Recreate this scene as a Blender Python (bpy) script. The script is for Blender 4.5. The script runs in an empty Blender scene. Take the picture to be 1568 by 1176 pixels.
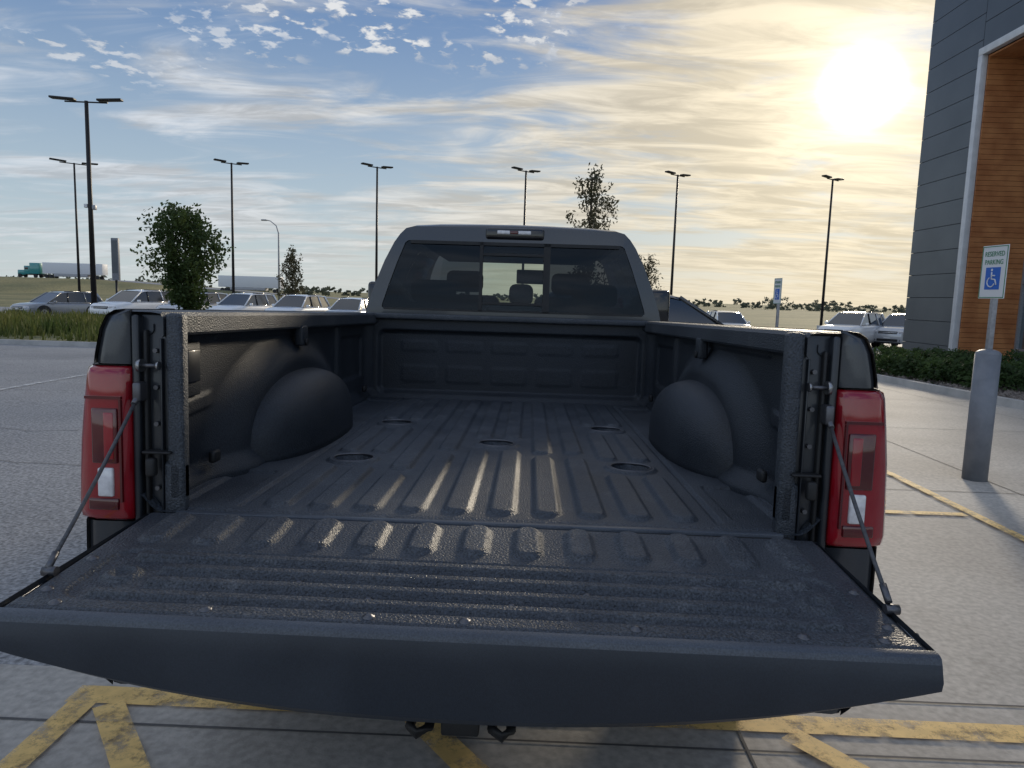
import bpy, bmesh, math, random
import numpy as np
from mathutils import Vector, Matrix
random.seed(7); np.random.seed(7)
R=math.radians
scene=bpy.context.scene
COL=scene.collection

# ------------------------------------------------------------ materials
def nt(m):
    m.use_nodes=True
    return m.node_tree.nodes,m.node_tree.links
def mat(name,c1,c2=None,scale=5,rough=.6,metal=0,bs=None,bstr=.3,bdist=.002,coat=0,spec=.5,detail=5,ramp=(.35,.65),r2=None,c3=None,s3=40,dust=None):
    m=bpy.data.materials.new(name); N,L=nt(m)
    b=N['Principled BSDF']
    b.inputs['Roughness'].default_value=rough
    b.inputs['Metallic'].default_value=metal
    b.inputs['Specular IOR Level'].default_value=spec
    b.inputs['Coat Weight'].default_value=coat
    b.inputs['Coat Roughness'].default_value=.08
    b.inputs['Base Color'].default_value=(*c1,1)
    tc=N.new('ShaderNodeTexCoord')
    if c2 is not None:
        n=N.new('ShaderNodeTexNoise'); n.inputs['Scale'].default_value=scale; n.inputs['Detail'].default_value=detail
        L.new(tc.outputs['Object'],n.inputs['Vector'])
        r=N.new('ShaderNodeValToRGB')
        r.color_ramp.elements[0].position=ramp[0]; r.color_ramp.elements[1].position=ramp[1]
        r.color_ramp.elements[0].color=(*c1,1); r.color_ramp.elements[1].color=(*c2,1)
        L.new(n.outputs['Fac'],r.inputs['Fac'])
        out=r.outputs['Color']
        if dust is not None:
            nd=N.new('ShaderNodeTexNoise'); nd.inputs['Scale'].default_value=dust[1]; nd.inputs['Detail'].default_value=7; nd.inputs['Roughness'].default_value=.75
            L.new(tc.outputs['Object'],nd.inputs['Vector'])
            mr=N.new('ShaderNodeMapRange'); mr.inputs['From Min'].default_value=.52; mr.inputs['From Max'].default_value=.72
            mr.inputs['To Min'].default_value=0; mr.inputs['To Max'].default_value=dust[2]
            L.new(nd.outputs['Fac'],mr.inputs['Value'])
            mm=N.new('ShaderNodeMix'); mm.data_type='RGBA'; L.new(mr.outputs[0],mm.inputs[0]); L.new(out,mm.inputs[6]); mm.inputs[7].default_value=(*dust[0],1); out=mm.outputs[2]
        if c3 is not None:
            n3=N.new('ShaderNodeTexNoise'); n3.inputs['Scale'].default_value=s3; n3.inputs['Detail'].default_value=2
            L.new(tc.outputs['Object'],n3.inputs['Vector'])
            mr=N.new('ShaderNodeMapRange'); mr.inputs['From Min'].default_value=.3; mr.inputs['From Max'].default_value=.7
            mr.inputs['To Min'].default_value=c3[0]; mr.inputs['To Max'].default_value=c3[1]
            L.new(n3.outputs['Fac'],mr.inputs['Value'])
            mx=N.new('ShaderNodeVectorMath'); mx.operation='SCALE'
            L.new(out,mx.inputs[0]); L.new(mr.outputs[0],mx.inputs['Scale']); out=mx.outputs[0]
        L.new(out,b.inputs['Base Color'])
        if r2 is not None:
            mr=N.new('ShaderNodeMapRange'); mr.inputs['From Min'].default_value=.35; mr.inputs['From Max'].default_value=.65
            mr.inputs['To Min'].default_value=rough; mr.inputs['To Max'].default_value=r2
            L.new(n.outputs['Fac'],mr.inputs['Value']); L.new(mr.outputs[0],b.inputs['Roughness'])
    if bs:
        n2=N.new('ShaderNodeTexNoise'); n2.inputs['Scale'].default_value=bs; n2.inputs['Detail'].default_value=1
        L.new(tc.outputs['Object'],n2.inputs['Vector'])
        bp=N.new('ShaderNodeBump'); bp.inputs['Strength'].default_value=bstr; bp.inputs['Distance'].default_value=bdist
        L.new(n2.outputs['Fac'],bp.inputs['Height']); L.new(bp.outputs['Normal'],b.inputs['Normal'])
    return m
def glassmat(name,tint,f0=.04):
    m=bpy.data.materials.new(name); N,L=nt(m)
    N.remove(N['Principled BSDF']); o=[n for n in N if n.type=='OUTPUT_MATERIAL'][0]
    t=N.new('ShaderNodeBsdfTransparent'); t.inputs['Color'].default_value=(*tint,1)
    g=N.new('ShaderNodeBsdfGlossy'); g.inputs['Roughness'].default_value=.02; g.inputs['Color'].default_value=(.75,.85,1,1)
    lw=N.new('ShaderNodeLayerWeight'); lw.inputs['Blend'].default_value=.5
    p=N.new('ShaderNodeMath'); p.operation='POWER'; p.inputs[1].default_value=5; L.new(lw.outputs['Facing'],p.inputs[0])
    a=N.new('ShaderNodeMath'); a.operation='MULTIPLY_ADD'; a.inputs[1].default_value=.9; a.inputs[2].default_value=f0; L.new(p.outputs[0],a.inputs[0])
    x=N.new('ShaderNodeMixShader'); L.new(a.outputs[0],x.inputs[0]); L.new(t.outputs[0],x.inputs[1]); L.new(g.outputs[0],x.inputs[2])
    L.new(x.outputs[0],o.inputs['Surface'])
    return m
def leafmat(name,c1,c2,scale=1.5):
    m=mat(name,c1,c2,scale=scale,rough=.6,spec=.25,detail=2)
    N,L=nt(m); b=N['Principled BSDF']; o=[n for n in N if n.type=='OUTPUT_MATERIAL'][0]
    t=N.new('ShaderNodeBsdfTranslucent')
    src=b.inputs['Base Color'].links[0].from_socket
    sc=N.new('ShaderNodeVectorMath'); sc.operation='SCALE'; sc.inputs['Scale'].default_value=1.3
    L.new(src,sc.inputs[0]); L.new(sc.outputs[0],t.inputs['Color'])
    x=N.new('ShaderNodeMixShader'); x.inputs[0].default_value=.35
    L.new(b.outputs[0],x.inputs[1]); L.new(t.outputs[0],x.inputs[2]); L.new(x.outputs[0],o.inputs['Surface'])
    return m
def paintmat(name,col,wear=.5,scale=9):
    m=mat(name,col,tuple(c*.8 for c in col),scale=20,rough=.7)
    N,L=nt(m); b=N['Principled BSDF']; o=[n for n in N if n.type=='OUTPUT_MATERIAL'][0]
    tc=N.new('ShaderNodeTexCoord'); n=N.new('ShaderNodeTexNoise'); n.inputs['Scale'].default_value=scale; n.inputs['Detail'].default_value=9; n.inputs['Roughness'].default_value=.8
    L.new(tc.outputs['Object'],n.inputs['Vector'])
    mr=N.new('ShaderNodeMapRange'); mr.inputs['From Min'].default_value=wear-.06; mr.inputs['From Max'].default_value=wear+.06
    mr.inputs['To Min'].default_value=.2; mr.inputs['To Max'].default_value=.95
    L.new(n.outputs['Fac'],mr.inputs['Value'])
    t=N.new('ShaderNodeBsdfTransparent'); x=N.new('ShaderNodeMixShader')
    L.new(mr.outputs[0],x.inputs[0]); L.new(t.outputs[0],x.inputs[1]); L.new(b.outputs[0],x.inputs[2]); L.new(x.outputs[0],o.inputs['Surface'])
    return m

M={}
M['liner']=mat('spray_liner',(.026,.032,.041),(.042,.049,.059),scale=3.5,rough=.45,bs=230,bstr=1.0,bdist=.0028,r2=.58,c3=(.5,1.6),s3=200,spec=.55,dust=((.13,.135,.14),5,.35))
M['liner_wall']=mat('spray_liner_wall',(.015,.019,.025),(.023,.028,.035),scale=3.5,rough=.46,bs=240,bstr=.8,bdist=.0022,r2=.58,c3=(.6,1.45),s3=200,spec=.45)  # same liner as the floor, darkened to paint in the shade on the walls
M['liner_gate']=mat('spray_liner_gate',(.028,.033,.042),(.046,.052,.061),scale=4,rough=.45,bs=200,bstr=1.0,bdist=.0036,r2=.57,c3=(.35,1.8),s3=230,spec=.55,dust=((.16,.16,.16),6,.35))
M['capplastic']=mat('gate_cap_plastic',(.014,.020,.030),(.024,.031,.042),scale=3,rough=.42,bs=600,bstr=.25,bdist=.0007,c3=(.85,1.15),s3=300,detail=2,ramp=(.42,.56))
M['captop']=mat('gate_cap_top',(.050,.058,.072),(.070,.080,.095),scale=5,rough=.38,bs=400,bstr=.5,bdist=.001,c3=(.75,1.3),s3=300)  # cap plastic lightened so its colour carries the top strip's reflection
M['paint']=mat('grey_metallic_paint',(.045,.051,.060),(.053,.059,.068),scale=300,rough=.33,metal=.6,coat=.6)
M['darkpaint']=mat('dark_jamb_paint',(.012,.015,.020),(.02,.024,.029),scale=12,rough=.4,coat=.3)
M['black']=mat('black_rubber',(.010,.010,.011),(.016,.016,.016),scale=20,rough=.6)
M['gloss']=mat('gloss_black',(.01,.01,.011),rough=.12,coat=.5)
M['steel']=mat('steel',(.30,.30,.31),(.42,.42,.42),scale=30,rough=.35,metal=1)
M['bolt']=mat('bolt_dark_steel',(.13,.13,.14),rough=.4,metal=.8)
M['cable']=mat('cable_sheath',(.05,.05,.053),(.085,.085,.09),scale=120,rough=.5)
M['red']=mat('red_lens',(.25,.003,.010),(.31,.006,.014),scale=6,rough=.1,coat=.8)
M['red2']=mat('dark_red_lens',(.07,.0015,.004),(.10,.003,.006),scale=6,rough=.12,coat=.8)
M['lamp']=mat('clear_lens',(.6,.58,.58),(.8,.78,.78),scale=60,rough=.12,coat=1)
M['chrome']=mat('chrome',(.75,.75,.76),rough=.12,metal=1)
M['tint']=glassmat('tinted_glass',(.05,.058,.068),.022)
M['tint2']=glassmat('slider_glass',(.46,.51,.46),.025)
M['clear']=glassmat('windshield_glass',(.85,.9,.88),.05)
M['autoglass']=mat('car_window',(.012,.015,.018),rough=.05,coat=1)
M['seat']=mat('seat_fabric',(.015,.015,.017),(.022,.022,.024),scale=40,rough=.8)
M['tyre']=mat('tyre',(.02,.02,.021),(.03,.03,.03),scale=30,rough=.8)
M['rim']=mat('alloy',(.35,.35,.36),rough=.35,metal=.9)
M['asphalt']=mat('asphalt',(.235,.232,.23),(.32,.312,.305),scale=.35,rough=.70,bs=140,bstr=.6,bdist=.007,c3=(.5,1.5),s3=45,detail=6,dust=((.14,.14,.14),.6,.35))
M['concrete']=mat('concrete',(.39,.35,.30),(.52,.475,.41),scale=.8,rough=.78,bs=120,bstr=.25,bdist=.003,c3=(.82,1.16),s3=35,detail=7,dust=((.25,.225,.195),1.6,.55))
M['curb']=mat('kerb_concrete',(.38,.37,.35),(.5,.48,.45),scale=3,rough=.8)
M['joint']=mat('joint',(.09,.085,.08),(.14,.13,.12),scale=6,rough=.9)
M['crack']=mat('crack',(.17,.17,.17),(.25,.25,.25),scale=6,rough=.9)
M['grass']=mat('field_grass',(.12,.12,.04),(.27,.225,.09),scale=.06,rough=.9,c3=(.7,1.3),s3=2.5,detail=7)
M['yellow']=paintmat('yellow_paint',(.92,.60,.20),.46)
M['white']=paintmat('white_paint',(.7,.7,.68),.52)
M['blade']=leafmat('tall_grass',(.07,.10,.025),(.17,.16,.045),.35)
M['leaf']=leafmat('leaf_green',(.035,.06,.018),(.07,.10,.03),1.2)
M['leaf2']=leafmat('leaf_reddish',(.05,.055,.025),(.10,.085,.045),1.2)
M['hedge']=leafmat('hedge_leaf',(.03,.055,.015),(.06,.10,.025),2)
M['far']=leafmat('far_foliage',(.08,.095,.065),(.13,.14,.10),.05)  # leaf tones paled and greyed to paint in distance haze
M['bark']=mat('bark',(.05,.04,.03),(.09,.07,.055),scale=20,rough=.9)
M['pole']=mat('bronze_pole',(.018,.016,.015),rough=.45,metal=.3)
M['galv']=mat('galvanised',(.3,.3,.31),(.4,.4,.41),scale=30,rough=.5,metal=.5)
M['bollard']=mat('grey_bollard_paint',(.17,.18,.20),(.22,.23,.25),scale=8,rough=.5,dust=((.3,.3,.3),9,.3))
M['signw']=mat('sign_white',(.7,.7,.7),rough=.5)
M['green']=mat('sign_green',(.02,.2,.08),rough=.5)
M['blue']=mat('sign_blue',(.015,.12,.5),rough=.5)
M['panel']=mat('grey_metal_panel',(.085,.097,.110),(.105,.117,.130),scale=.7,rough=.34,metal=.45)
M['wall']=mat('dark_wall',(.02,.02,.022),rough=.7)
M['trimw']=mat('white_trim',(.6,.6,.6),(.7,.7,.7),scale=4,rough=.4)
M['wood']=mat('wood_cladding',(.40,.14,.045),(.58,.24,.085),scale=2.2,rough=.5,detail=6)
M['bglass']=mat('building_glass',(.22,.27,.29),rough=.04,metal=.8)
M['mulch']=mat('rock_mulch',(.10,.08,.065),(.24,.20,.17),scale=14,rough=.9,bs=16,bstr=1,bdist=.06,detail=3)
carcol={'white':mat('car_white',(.85,.85,.84),rough=.25,coat=1),'silver':mat('car_silver',(.55,.56,.57),rough=.3,metal=.3,coat=1),
 'grey':mat('car_grey',(.26,.27,.28),rough=.3,metal=.4,coat=1),'blackc':mat('car_black',(.012,.013,.015),rough=.2,coat=1)}

# ------------------------------------------------------------ helpers
def empty(name,loc=(0,0,0),rot=(0,0,0)):
    o=bpy.data.objects.new(name,None); COL.objects.link(o); o.location=loc; o.rotation_euler=rot; o.empty_display_size=.2
    return o
def mk(name,v,f,m,parent=None,smooth=False,mi=None):
    me=bpy.data.meshes.new(name); me.from_pydata([tuple(map(float,p)) for p in v],[],f)
    for x in (m if isinstance(m,list) else [m]): me.materials.append(x)
    if mi is not None: me.polygons.foreach_set('material_index',mi)
    if smooth: me.polygons.foreach_set('use_smooth',[True]*len(me.polygons))
    me.update()
    o=bpy.data.objects.new(name,me); COL.objects.link(o)
    if parent: o.parent=parent
    return o
def fixn(o):
    bm=bmesh.new(); bm.from_mesh(o.data); bmesh.ops.recalc_face_normals(bm,faces=bm.faces); bm.to_mesh(o.data); bm.free(); return o
def box(name,x0,x1,y0,y1,z0,z1,m,parent=None,bev=0,seg=2,taper=None):
    bm=bmesh.new()
    bmesh.ops.create_cube(bm,size=1)
    for v in bm.verts:
        v.co=Vector(((x0+x1)/2+v.co.x*(x1-x0),(y0+y1)/2+v.co.y*(y1-y0),(z0+z1)/2+v.co.z*(z1-z0)))
    if bev: bmesh.ops.bevel(bm,geom=list(bm.edges),offset=bev,segments=seg,profile=.5,affect='EDGES')
    me=bpy.data.meshes.new(name); bm.to_mesh(me); bm.free(); me.materials.append(m)
    if bev and seg>1: me.polygons.foreach_set('use_smooth',[True]*len(me.polygons))
    o=bpy.data.objects.new(name,me); COL.objects.link(o)
    if parent: o.parent=parent
    return o
def cyl(name,p0,p1,r,m,parent=None,seg=16,r2=None,smooth=True):
    p0=Vector(p0);p1=Vector(p1); d=(p1-p0).normalized()
    a=d.orthogonal().normalized(); b=d.cross(a)
    r2=r if r2 is None else r2
    v=[];f=[]
    for p,rr in((p0,r),(p1,r2)):
        for i in range(seg):
            t=2*math.pi*i/seg; v.append(p+a*rr*math.cos(t)+b*rr*math.sin(t))
    for i in range(seg): f.append((i,(i+1)%seg,seg+(i+1)%seg,seg+i))
    n=len(f); f.append(tuple(range(seg))[::-1]); f.append(tuple(range(seg,2*seg)))
    o=mk(name,v,f,m,parent)
    if smooth:
        s=[True]*n+[False,False]; o.data.polygons.foreach_set('use_smooth',s)
    return o
def tube(name,pts,r,m,parent=None,seg=8):
    pts=[Vector(p) for p in pts]; v=[];f=[]
    rs=r if isinstance(r,list) else [r]*len(pts)
    for k,p in enumerate(pts):
        d=(pts[min(k+1,len(pts)-1)]-pts[max(k-1,0)]).normalized()
        a=d.cross(Vector((.13,.97,.21))).normalized(); b=d.cross(a)
        for i in range(seg):
            t=2*math.pi*i/seg; v.append(p+a*rs[k]*math.cos(t)+b*rs[k]*math.sin(t))
    for k in range(len(pts)-1):
        for i in range(seg):
            f.append((k*seg+i,k*seg+(i+1)%seg,(k+1)*seg+(i+1)%seg,(k+1)*seg+i))
    f.append(tuple(range(seg))); f.append(tuple(range((len(pts)-1)*seg,len(pts)*seg)))
    return fixn(mk(name,v,f,m,parent,True))
def grid(name,P,m,parent=None,flip=False,smooth=True,mi=None):
    nv,nu=P.shape[:2]; V=P.reshape(-1,3)
    idx=np.arange(nv*nu).reshape(nv,nu)
    q=np.stack([idx[:-1,:-1],idx[:-1,1:],idx[1:,1:],idx[1:,:-1]],-1).reshape(-1,4)
    if flip: q=q[:,::-1]
    me=bpy.data.meshes.new(name)
    me.vertices.add(len(V)); me.vertices.foreach_set('co',V.astype(np.float32).ravel())
    me.loops.add(q.size); me.loops.foreach_set('vertex_index',q.ravel().astype(np.int32))
    me.polygons.add(len(q)); me.polygons.foreach_set('loop_start',np.arange(0,q.size,4,dtype=np.int32))
    me.polygons.foreach_set('loop_total',np.full(len(q),4,dtype=np.int32))
    for x in (m if isinstance(m,list) else [m]): me.materials.append(x)
    if mi is not None: me.polygons.foreach_set('material_index',mi)
    me.update(calc_edges=True)
    if smooth: me.polygons.foreach_set('use_smooth',np.ones(len(q),dtype=bool))
    o=bpy.data.objects.new(name,me); COL.objects.link(o)
    if parent: o.parent=parent
    return o
def ss(a,b,x):
    t=np.clip((x-a)/(b-a),0,1); return t*t*(3-2*t)
def cap(X,Y,xc,y0,y1,r,e):
    dy=np.maximum(0,np.maximum(y0+r-Y,Y-(y1-r))); d=np.sqrt((X-xc)**2+dy**2)
    return 1-ss(r-e,r,d)
def rrect(X,Y,x0,x1,y0,y1,r,e):
    cx,cy=(x0+x1)/2,(y0+y1)/2; hx,hy=(x1-x0)/2-r,(y1-y0)/2-r
    dx=np.maximum(np.abs(X-cx)-hx,0); dy=np.maximum(np.abs(Y-cy)-hy,0)
    return 1-ss(r-e,r,np.sqrt(dx*dx+dy*dy))
def interp(x,xs,ys): return float(np.interp(x,xs,ys))

# ------------------------------------------------------------ ground
XB=[-110,-70,-40]; YB=[8,35,60,150,175,205,230]
def G(x,y):
    z=interp(y,[0,8,35,60],[0,0,-.5,-.7])
    e=interp(x,[-3000,-110,-70,-40],[3.4,3.4,1.2,0])*interp(y,[150,175,205,230],[0,1,1,0])
    return z+e
def sheet(name,x0,x1,y0,y1,dz,m,parent=None):
    xs=sorted(set([x0,x1]+[b for b in XB if x0<b<x1])); ys=sorted(set([y0,y1]+[b for b in YB if y0<b<y1]))
    P=np.array([[(x,y,G(x,y)+dz) for x in xs] for y in ys],dtype=float)
    return grid(name,P,m,parent,smooth=False)
sheet('ground',-4000,4000,-300,6000,0,M['grass'])
sheet('asphalt_parking_lot',-60,60,-40,62,.004,M['asphalt'])
sheet('highway_road',-700,-45,182,198,.04,M['asphalt'])
cp=empty('concrete_pavement')
sheet('apron',-60,14,-40,2.62,.008,M['concrete'],cp)
sheet('walk',.6,14,2.62,16.5,.008,M['concrete'],cp)
for y in (-1.5,2.27,2.62,5.9,9.2,12.6): sheet('joint_cross',-60 if y<2.6 else .6,13,y-.005,y+.005,.012,M['joint'],cp)
for x in (-2.4,.78,4.1,7.2): sheet('joint_long',x-.005,x+.005,-10,16.5 if x>.7 else 2.6,.0125,M['joint'],cp)
pm=empty('parking_markings')
def stripe(p,q,w,m,dz=.016):
    p=Vector((*p,0));q=Vector((*q,0)); d=(q-p).normalized(); n=Vector((-d.y,d.x,0))*w/2
    n_=max(1,int((q-p).length/2)); v=[];f=[]
    for i in range(n_+1):
        c=p.lerp(q,i/n_)
        for s in(-1,1):
            a=c+n*s; v.append((a.x,a.y,G(a.x,a.y)+dz))
    for i in range(n_): f.append((2*i,2*i+2,2*i+3,2*i+1))
    mk('stripe',v,f,m,pm)
Y=M['yellow']
stripe((-1.62,2.43),(2.9,2.43),.11,Y)
stripe((-1.55,2.37),(-1.55,-3),.10,Y,.020)
stripe((-1.45,2.36),(-.6,1.3),.10,Y,.024)
stripe((-.35,2.36),(.5,1.3),.10,Y,.024)
stripe((.95,2.36),(1.55,1.6),.10,Y,.024)
stripe((3.3,2.0),(3.3,9.5),.08,Y,.024)
stripe((1.2,5.2),(3.24,5.2),.08,Y,.020)
for i in range(6):
    stripe((-4.5-2.8*i,8),(-4.9-2.8*i,12.5),.09,M['white'])
for i in range(17):
    stripe((-30+2.9*i+.2,38),(-30+2.9*i+.2,43.5),.1,M['white'])
ck=empty('asphalt_cracks')
for k in range(7):
    x=-2.2-random.random()*4;y=3.6+k*2.1;pts=[]
    for i in range(60):
        pts.append((x,y)); x-=.2; y+=random.uniform(-.1,.1)
    v=[];f=[]
    for i,(a,b) in enumerate(pts):
        w=.006; v+= [(a,b-w,G(a,b)+.009),(a,b+w,G(a,b)+.009)]
    for i in range(59): f.append((2*i,2*i+1,2*i+3,2*i+2))
    mk('crack',v,f,M['crack'],ck)
isl=empty('grass_island')
sheet('turf',-60,-3.2,19.45,35.5,.12,M['grass'],isl)
def kerb(name,x0,x1,y0,y1,h,parent):
    ys=sorted(set([y0,y1]+[b for b in YB if y0<b<y1])); v=[];f=[]
    for y in ys:
        for (x,t) in ((x0,0),(x0,h),(x1,h),(x1,0)): v.append((x,y,G(x,y)+t))
    n=len(ys)
    for i in range(n-1):
        for j in range(3): f.append((4*i+j,4*i+j+1,4*i+5+j,4*i+4+j))
    f.append((0,1,2,3)); f.append((4*n-4,4*n-3,4*n-2,4*n-1))
    return fixn(mk(name,v,f,M['curb'],parent))
kerb('kerb',-60,-3.05,19.3,19.448,.135,isl); kerb('kerb_side',-3.198,-3.05,19.45,35.5,.135,isl); kerb('kerb_far',-60,-3.05,35.502,35.65,.135,isl)
def blades(name,n,fx,m,h=(.15,.4),w=.02,parent=None):
    v=[];f=[]
    for i in range(n):
        x,y,z,s=fx(); hh=random.uniform(*h)*s; a=random.uniform(0,6.28); ww=w*random.uniform(.6,1.4)
        lx,ly=random.uniform(-.35,.35)*hh,random.uniform(-.35,.35)*hh
        dx,dy=math.cos(a)*ww,math.sin(a)*ww; k=len(v)
        v+=[(x-dx,y-dy,z),(x+dx,y+dy,z),(x+lx*.5+dx*.6,y+ly*.5+dy*.6,z+hh*.65),(x+lx,y+ly,z+hh)]
        f+=[(k,k+1,k+2),(k,k+2,k+3)]
    return mk(name,v,f,m,parent)
cl=[(random.uniform(-34,-8),random.uniform(20.3,35)) for _ in range(190)]
def fg():
    if random.random()<.75:
        c=random.choice(cl); r=random.gauss(0,.6); x=c[0]+r; y=c[1]+random.gauss(0,.45); s=1.7-abs(r)*.7
    else: x=random.uniform(-36,-6);y=random.uniform(19.6,35);s=.8
    y=min(max(y,19.6),35.4); return x,y,G(x,y)+.1,max(s,.3)
blades('tall_grass',32000,fg,M['blade'],h=(.18,.44),w=.027)

# ------------------------------------------------------------ foliage
def leaves(v,f,c,n,rad,size,flat=1):
    for i in range(n):
        d=Vector((random.gauss(0,1),random.gauss(0,1),random.gauss(0,1)*flat))
        d=d.normalized()*rad*random.random()**.5; d.z*=flat
        p=Vector(c)+d
        a=Vector((random.gauss(0,1),random.gauss(0,1),random.gauss(0,1))).normalized(); b=a.orthogonal().normalized()
        s=size*random.uniform(.6,1.3); k=len(v)
        v+=[p-a*s*.6,p+b*s*.32,p+a*s*.6,p-b*s*.32]; f.append((k,k+1,k+2,k+3))
def tree(name,x,y,h,cw,cb,n,size,lm,sparse=0,upright=False,trunk=.07,dense=1,vase=False):
    z0=G(x,y); e=empty(name,(x,y,z0))
    top=Vector((random.uniform(-.1,.1),random.uniform(-.1,.1),h*.93))
    tp=[Vector((0,0,-.1)),Vector((.03,0,h*.3)),Vector((-.04,.03,h*.6)),top]
    tube('trunk',tp,[trunk,trunk*.75,trunk*.45,trunk*.12],M['bark'],e)
    v=[];f=[];pts=[]
    nb=26
    for i in range(nb):
        t=i/(nb-1); z=cb+(h-cb)*t*.92
        if vase: prof=interp(t,[0,.2,.5,.75,.9,1],[.35,.65,.95,1.0,.75,.3])
        else: prof=math.sin(math.pi*min(1,(t*.82+.16)))**.75*(1-.25*t)
        L=cw/2*prof*random.uniform(.6,1.15); a=i*2.4+random.uniform(-.4,.4)
        rise=(h-cb)*(.22 if upright else .14)
        st=Vector((0,0,max(cb*.85,z-rise))); en=Vector((math.cos(a)*L,math.sin(a)*L,z+random.uniform(-.05,.1)*h*.3))
        mid=st.lerp(en,.55)+Vector((0,0,-.04*h*.3))
        tube('limb',[st,mid,en],[trunk*.35,trunk*.22,trunk*.08],M['bark'],e,5)
        for k in range(5):
            q=st.lerp(en,.30+.17*k)+Vector((random.gauss(0,.07),random.gauss(0,.07),random.gauss(0,.07)))*cw*.5; pts.append(q)
    for q in pts:
        if random.random()<sparse: continue
        leaves(v,f,q,int(n/len(pts)),cw*.13*dense*random.uniform(.6,1.3),size,1.1)
    mk('crown',v,f,lm,e)
    return e
tree('maple_tree',-12.5,26,4.75,2.6,1.35,8500,.13,M['leaf'],.03,trunk=.06,dense=1.2,vase=True)
tree('maple_tree',2.05,26,6.75,2.6,1.6,4200,.12,M['leaf2'],.15,True,trunk=.06)
tree('maple_tree',-18.9,57,5.6,2.4,1.2,2600,.16,M['leaf2'],.15,True)
tree('maple_tree',6.4,40,4.9,2.0,1.2,1800,.13,M['leaf2'],.2,True)
tree('maple_tree',29.5,50,6.2,2.2,1.2,1800,.14,M['leaf2'],.2,True)
v=[];f=[]
def clump(x,y,w,h,s,n):
    for i in range(n):
        c=(x+random.gauss(0,w*.4),y+random.gauss(0,4),-.7+h*random.random()**1.2*.75)
        leaves(v,f,c,16,h*.2,s,.8)
for (x,y,w,h,n) in [(-178,290,14,9,26),(-150,290,22,8.5,40),(-200,300,12,7,16),(-115,300,14,6,18),(-98,320,10,5.5,12),(-68,330,18,5,16),(112,330,13,7.5,24),(128,330,10,6,16),(150,340,30,4.5,26),(185,340,20,5,18)]:
    clump(x,y,w,h,1.1,n)
for i in range(230):
    x=-430+i*4.2; clump(x,430+random.uniform(-20,20),6,random.uniform(3.5,7),1.5,6)
mk('distant_tree_line',v,f,M['far'])

bed=empty('planting_bed')
sheet('rock_mulch',8.15,12.85,11.6,27,.12,M['mulch'],bed)
kerb('kerb',8.0,8.148,11.6,27,.14,bed); kerb('kerb_near',8.0,12.85,11.45,11.598,.14,bed)
def hedge(name,spots,dens=300,size=.08):
    v=[];f=[]
    for (x,y,r,h) in spots:
        z=G(x,y)+.1
        for i in range(dens):
            a=random.uniform(0,6.28); rr=r*random.random()**.5; hh=h*math.sqrt(max(0,1-(rr/r)**2.4))
            t=random.random()**.35
            leaves(v,f,(x+math.cos(a)*rr,y+math.sin(a)*rr,z+hh*t),4,.07,size)
    return mk(name,v,f,M['hedge'])
hedge('juniper_hedge',[(8.9+random.uniform(-.25,.3),13.9+i*.62,.56,random.uniform(.42,.6)) for i in range(7)])
hedge('juniper_hedge',[(10.3+random.uniform(-.25,.3),14.2+i*.8,.60,random.uniform(.42,.62)) for i in range(9)])
hedge('juniper_hedge',[(11.9+random.uniform(-.25,.3),14.6+i*.9,.58,random.uniform(.45,.65)) for i in range(9)],240)
hedge('juniper_hedge',[(8.3,19.8,.5,.55),(9.0,20.4,.5,.5)])
v=[];f=[]
for i in range(2600):
    x=random.uniform(8.2,12.8);y=random.uniform(11.7,18);z=G(x,y)+.125;s=random.uniform(.025,.08);k=len(v)
    v+=[(x-s,y-s*.4,z),(x+s*.3,y-s,z),(x+s,y+s*.3,z),(x-s*.2,y+s,z),(x+random.uniform(-.3,.3)*s,y,z+s*.8)]
    f+=[(k,k+1,k+4),(k+1,k+2,k+4),(k+2,k+3,k+4),(k+3,k,k+4)]
mk('rocks',v,f,M['mulch'],bed)

# ------------------------------------------------------------ building
bd=empty('dealership_building')
XW=13.0
box('core',15.2,40,4,25.3,-1,12.5,M['wall'],bd)
box('pier_core',XW+.06,15.19,22.3,25.3,-1,12.5,M['wall'],bd)
box('upper_core',XW+.06,15.19,3,22.29,9.12,12.5,M['wall'],bd)
zz=-.35
while zz<12.4:
    box('metal_panel',XW,XW+.05,22.42,25.36,zz,zz+.735,M['panel'],bd,.003,1)
    box('metal_panel_north',XW+.06,40,25.37,25.4,zz,zz+.735,M['panel'],bd,.003,1)
    zz+=.75
zz=9.13
while zz<12.4:
    for k in range(6): box('metal_panel_upper',XW,XW+.05,22.4-3.2*(k+1)+.015,22.4-3.2*k,zz,zz+.735,M['panel'],bd,.003,1)
    zz+=.75
box('white_frame_side',XW-.12,XW+.06,22.2,22.4,-.4,8.9,M['trimw'],bd,.01)
box('white_frame_top',XW-.12,XW+.06,4,22.4,8.902,9.11,M['trimw'],bd,.01)
zz=-.35
while zz<8.85:
    box('wood_board',XW+.061,14.75,22.16,22.2+random.uniform(-.004,.0),zz,zz+.142,M['wood'],bd,.004,1); zz+=.15
for k in range(12): box('soffit_board',XW+.061+.14*k,XW+.061+.14*k+.132,5,22.15,8.83,8.88,M['wood'],bd,.004,1)
box('glass_wall',14.8,14.83,5,22.15,-.3,8.82,M['bglass'],bd)
for k in range(12): box('mullion',14.70,14.80,22.09-1.45*k,22.15-1.45*k,-.3,8.82,M['galv'],bd)
for z in (-.3,.35,2.35,3.1,4.6,6.1,7.6): box('transom',14.71,14.795,5,22.08,z,z+.06,M['galv'],bd)
for i,(y0,w) in enumerate(((18.0,.22),(18.9,.22))): box('sign_letter',XW-.14,XW-.02,y0,y0+w,10.2,11.2,M['trimw'],bd,.02)

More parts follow.
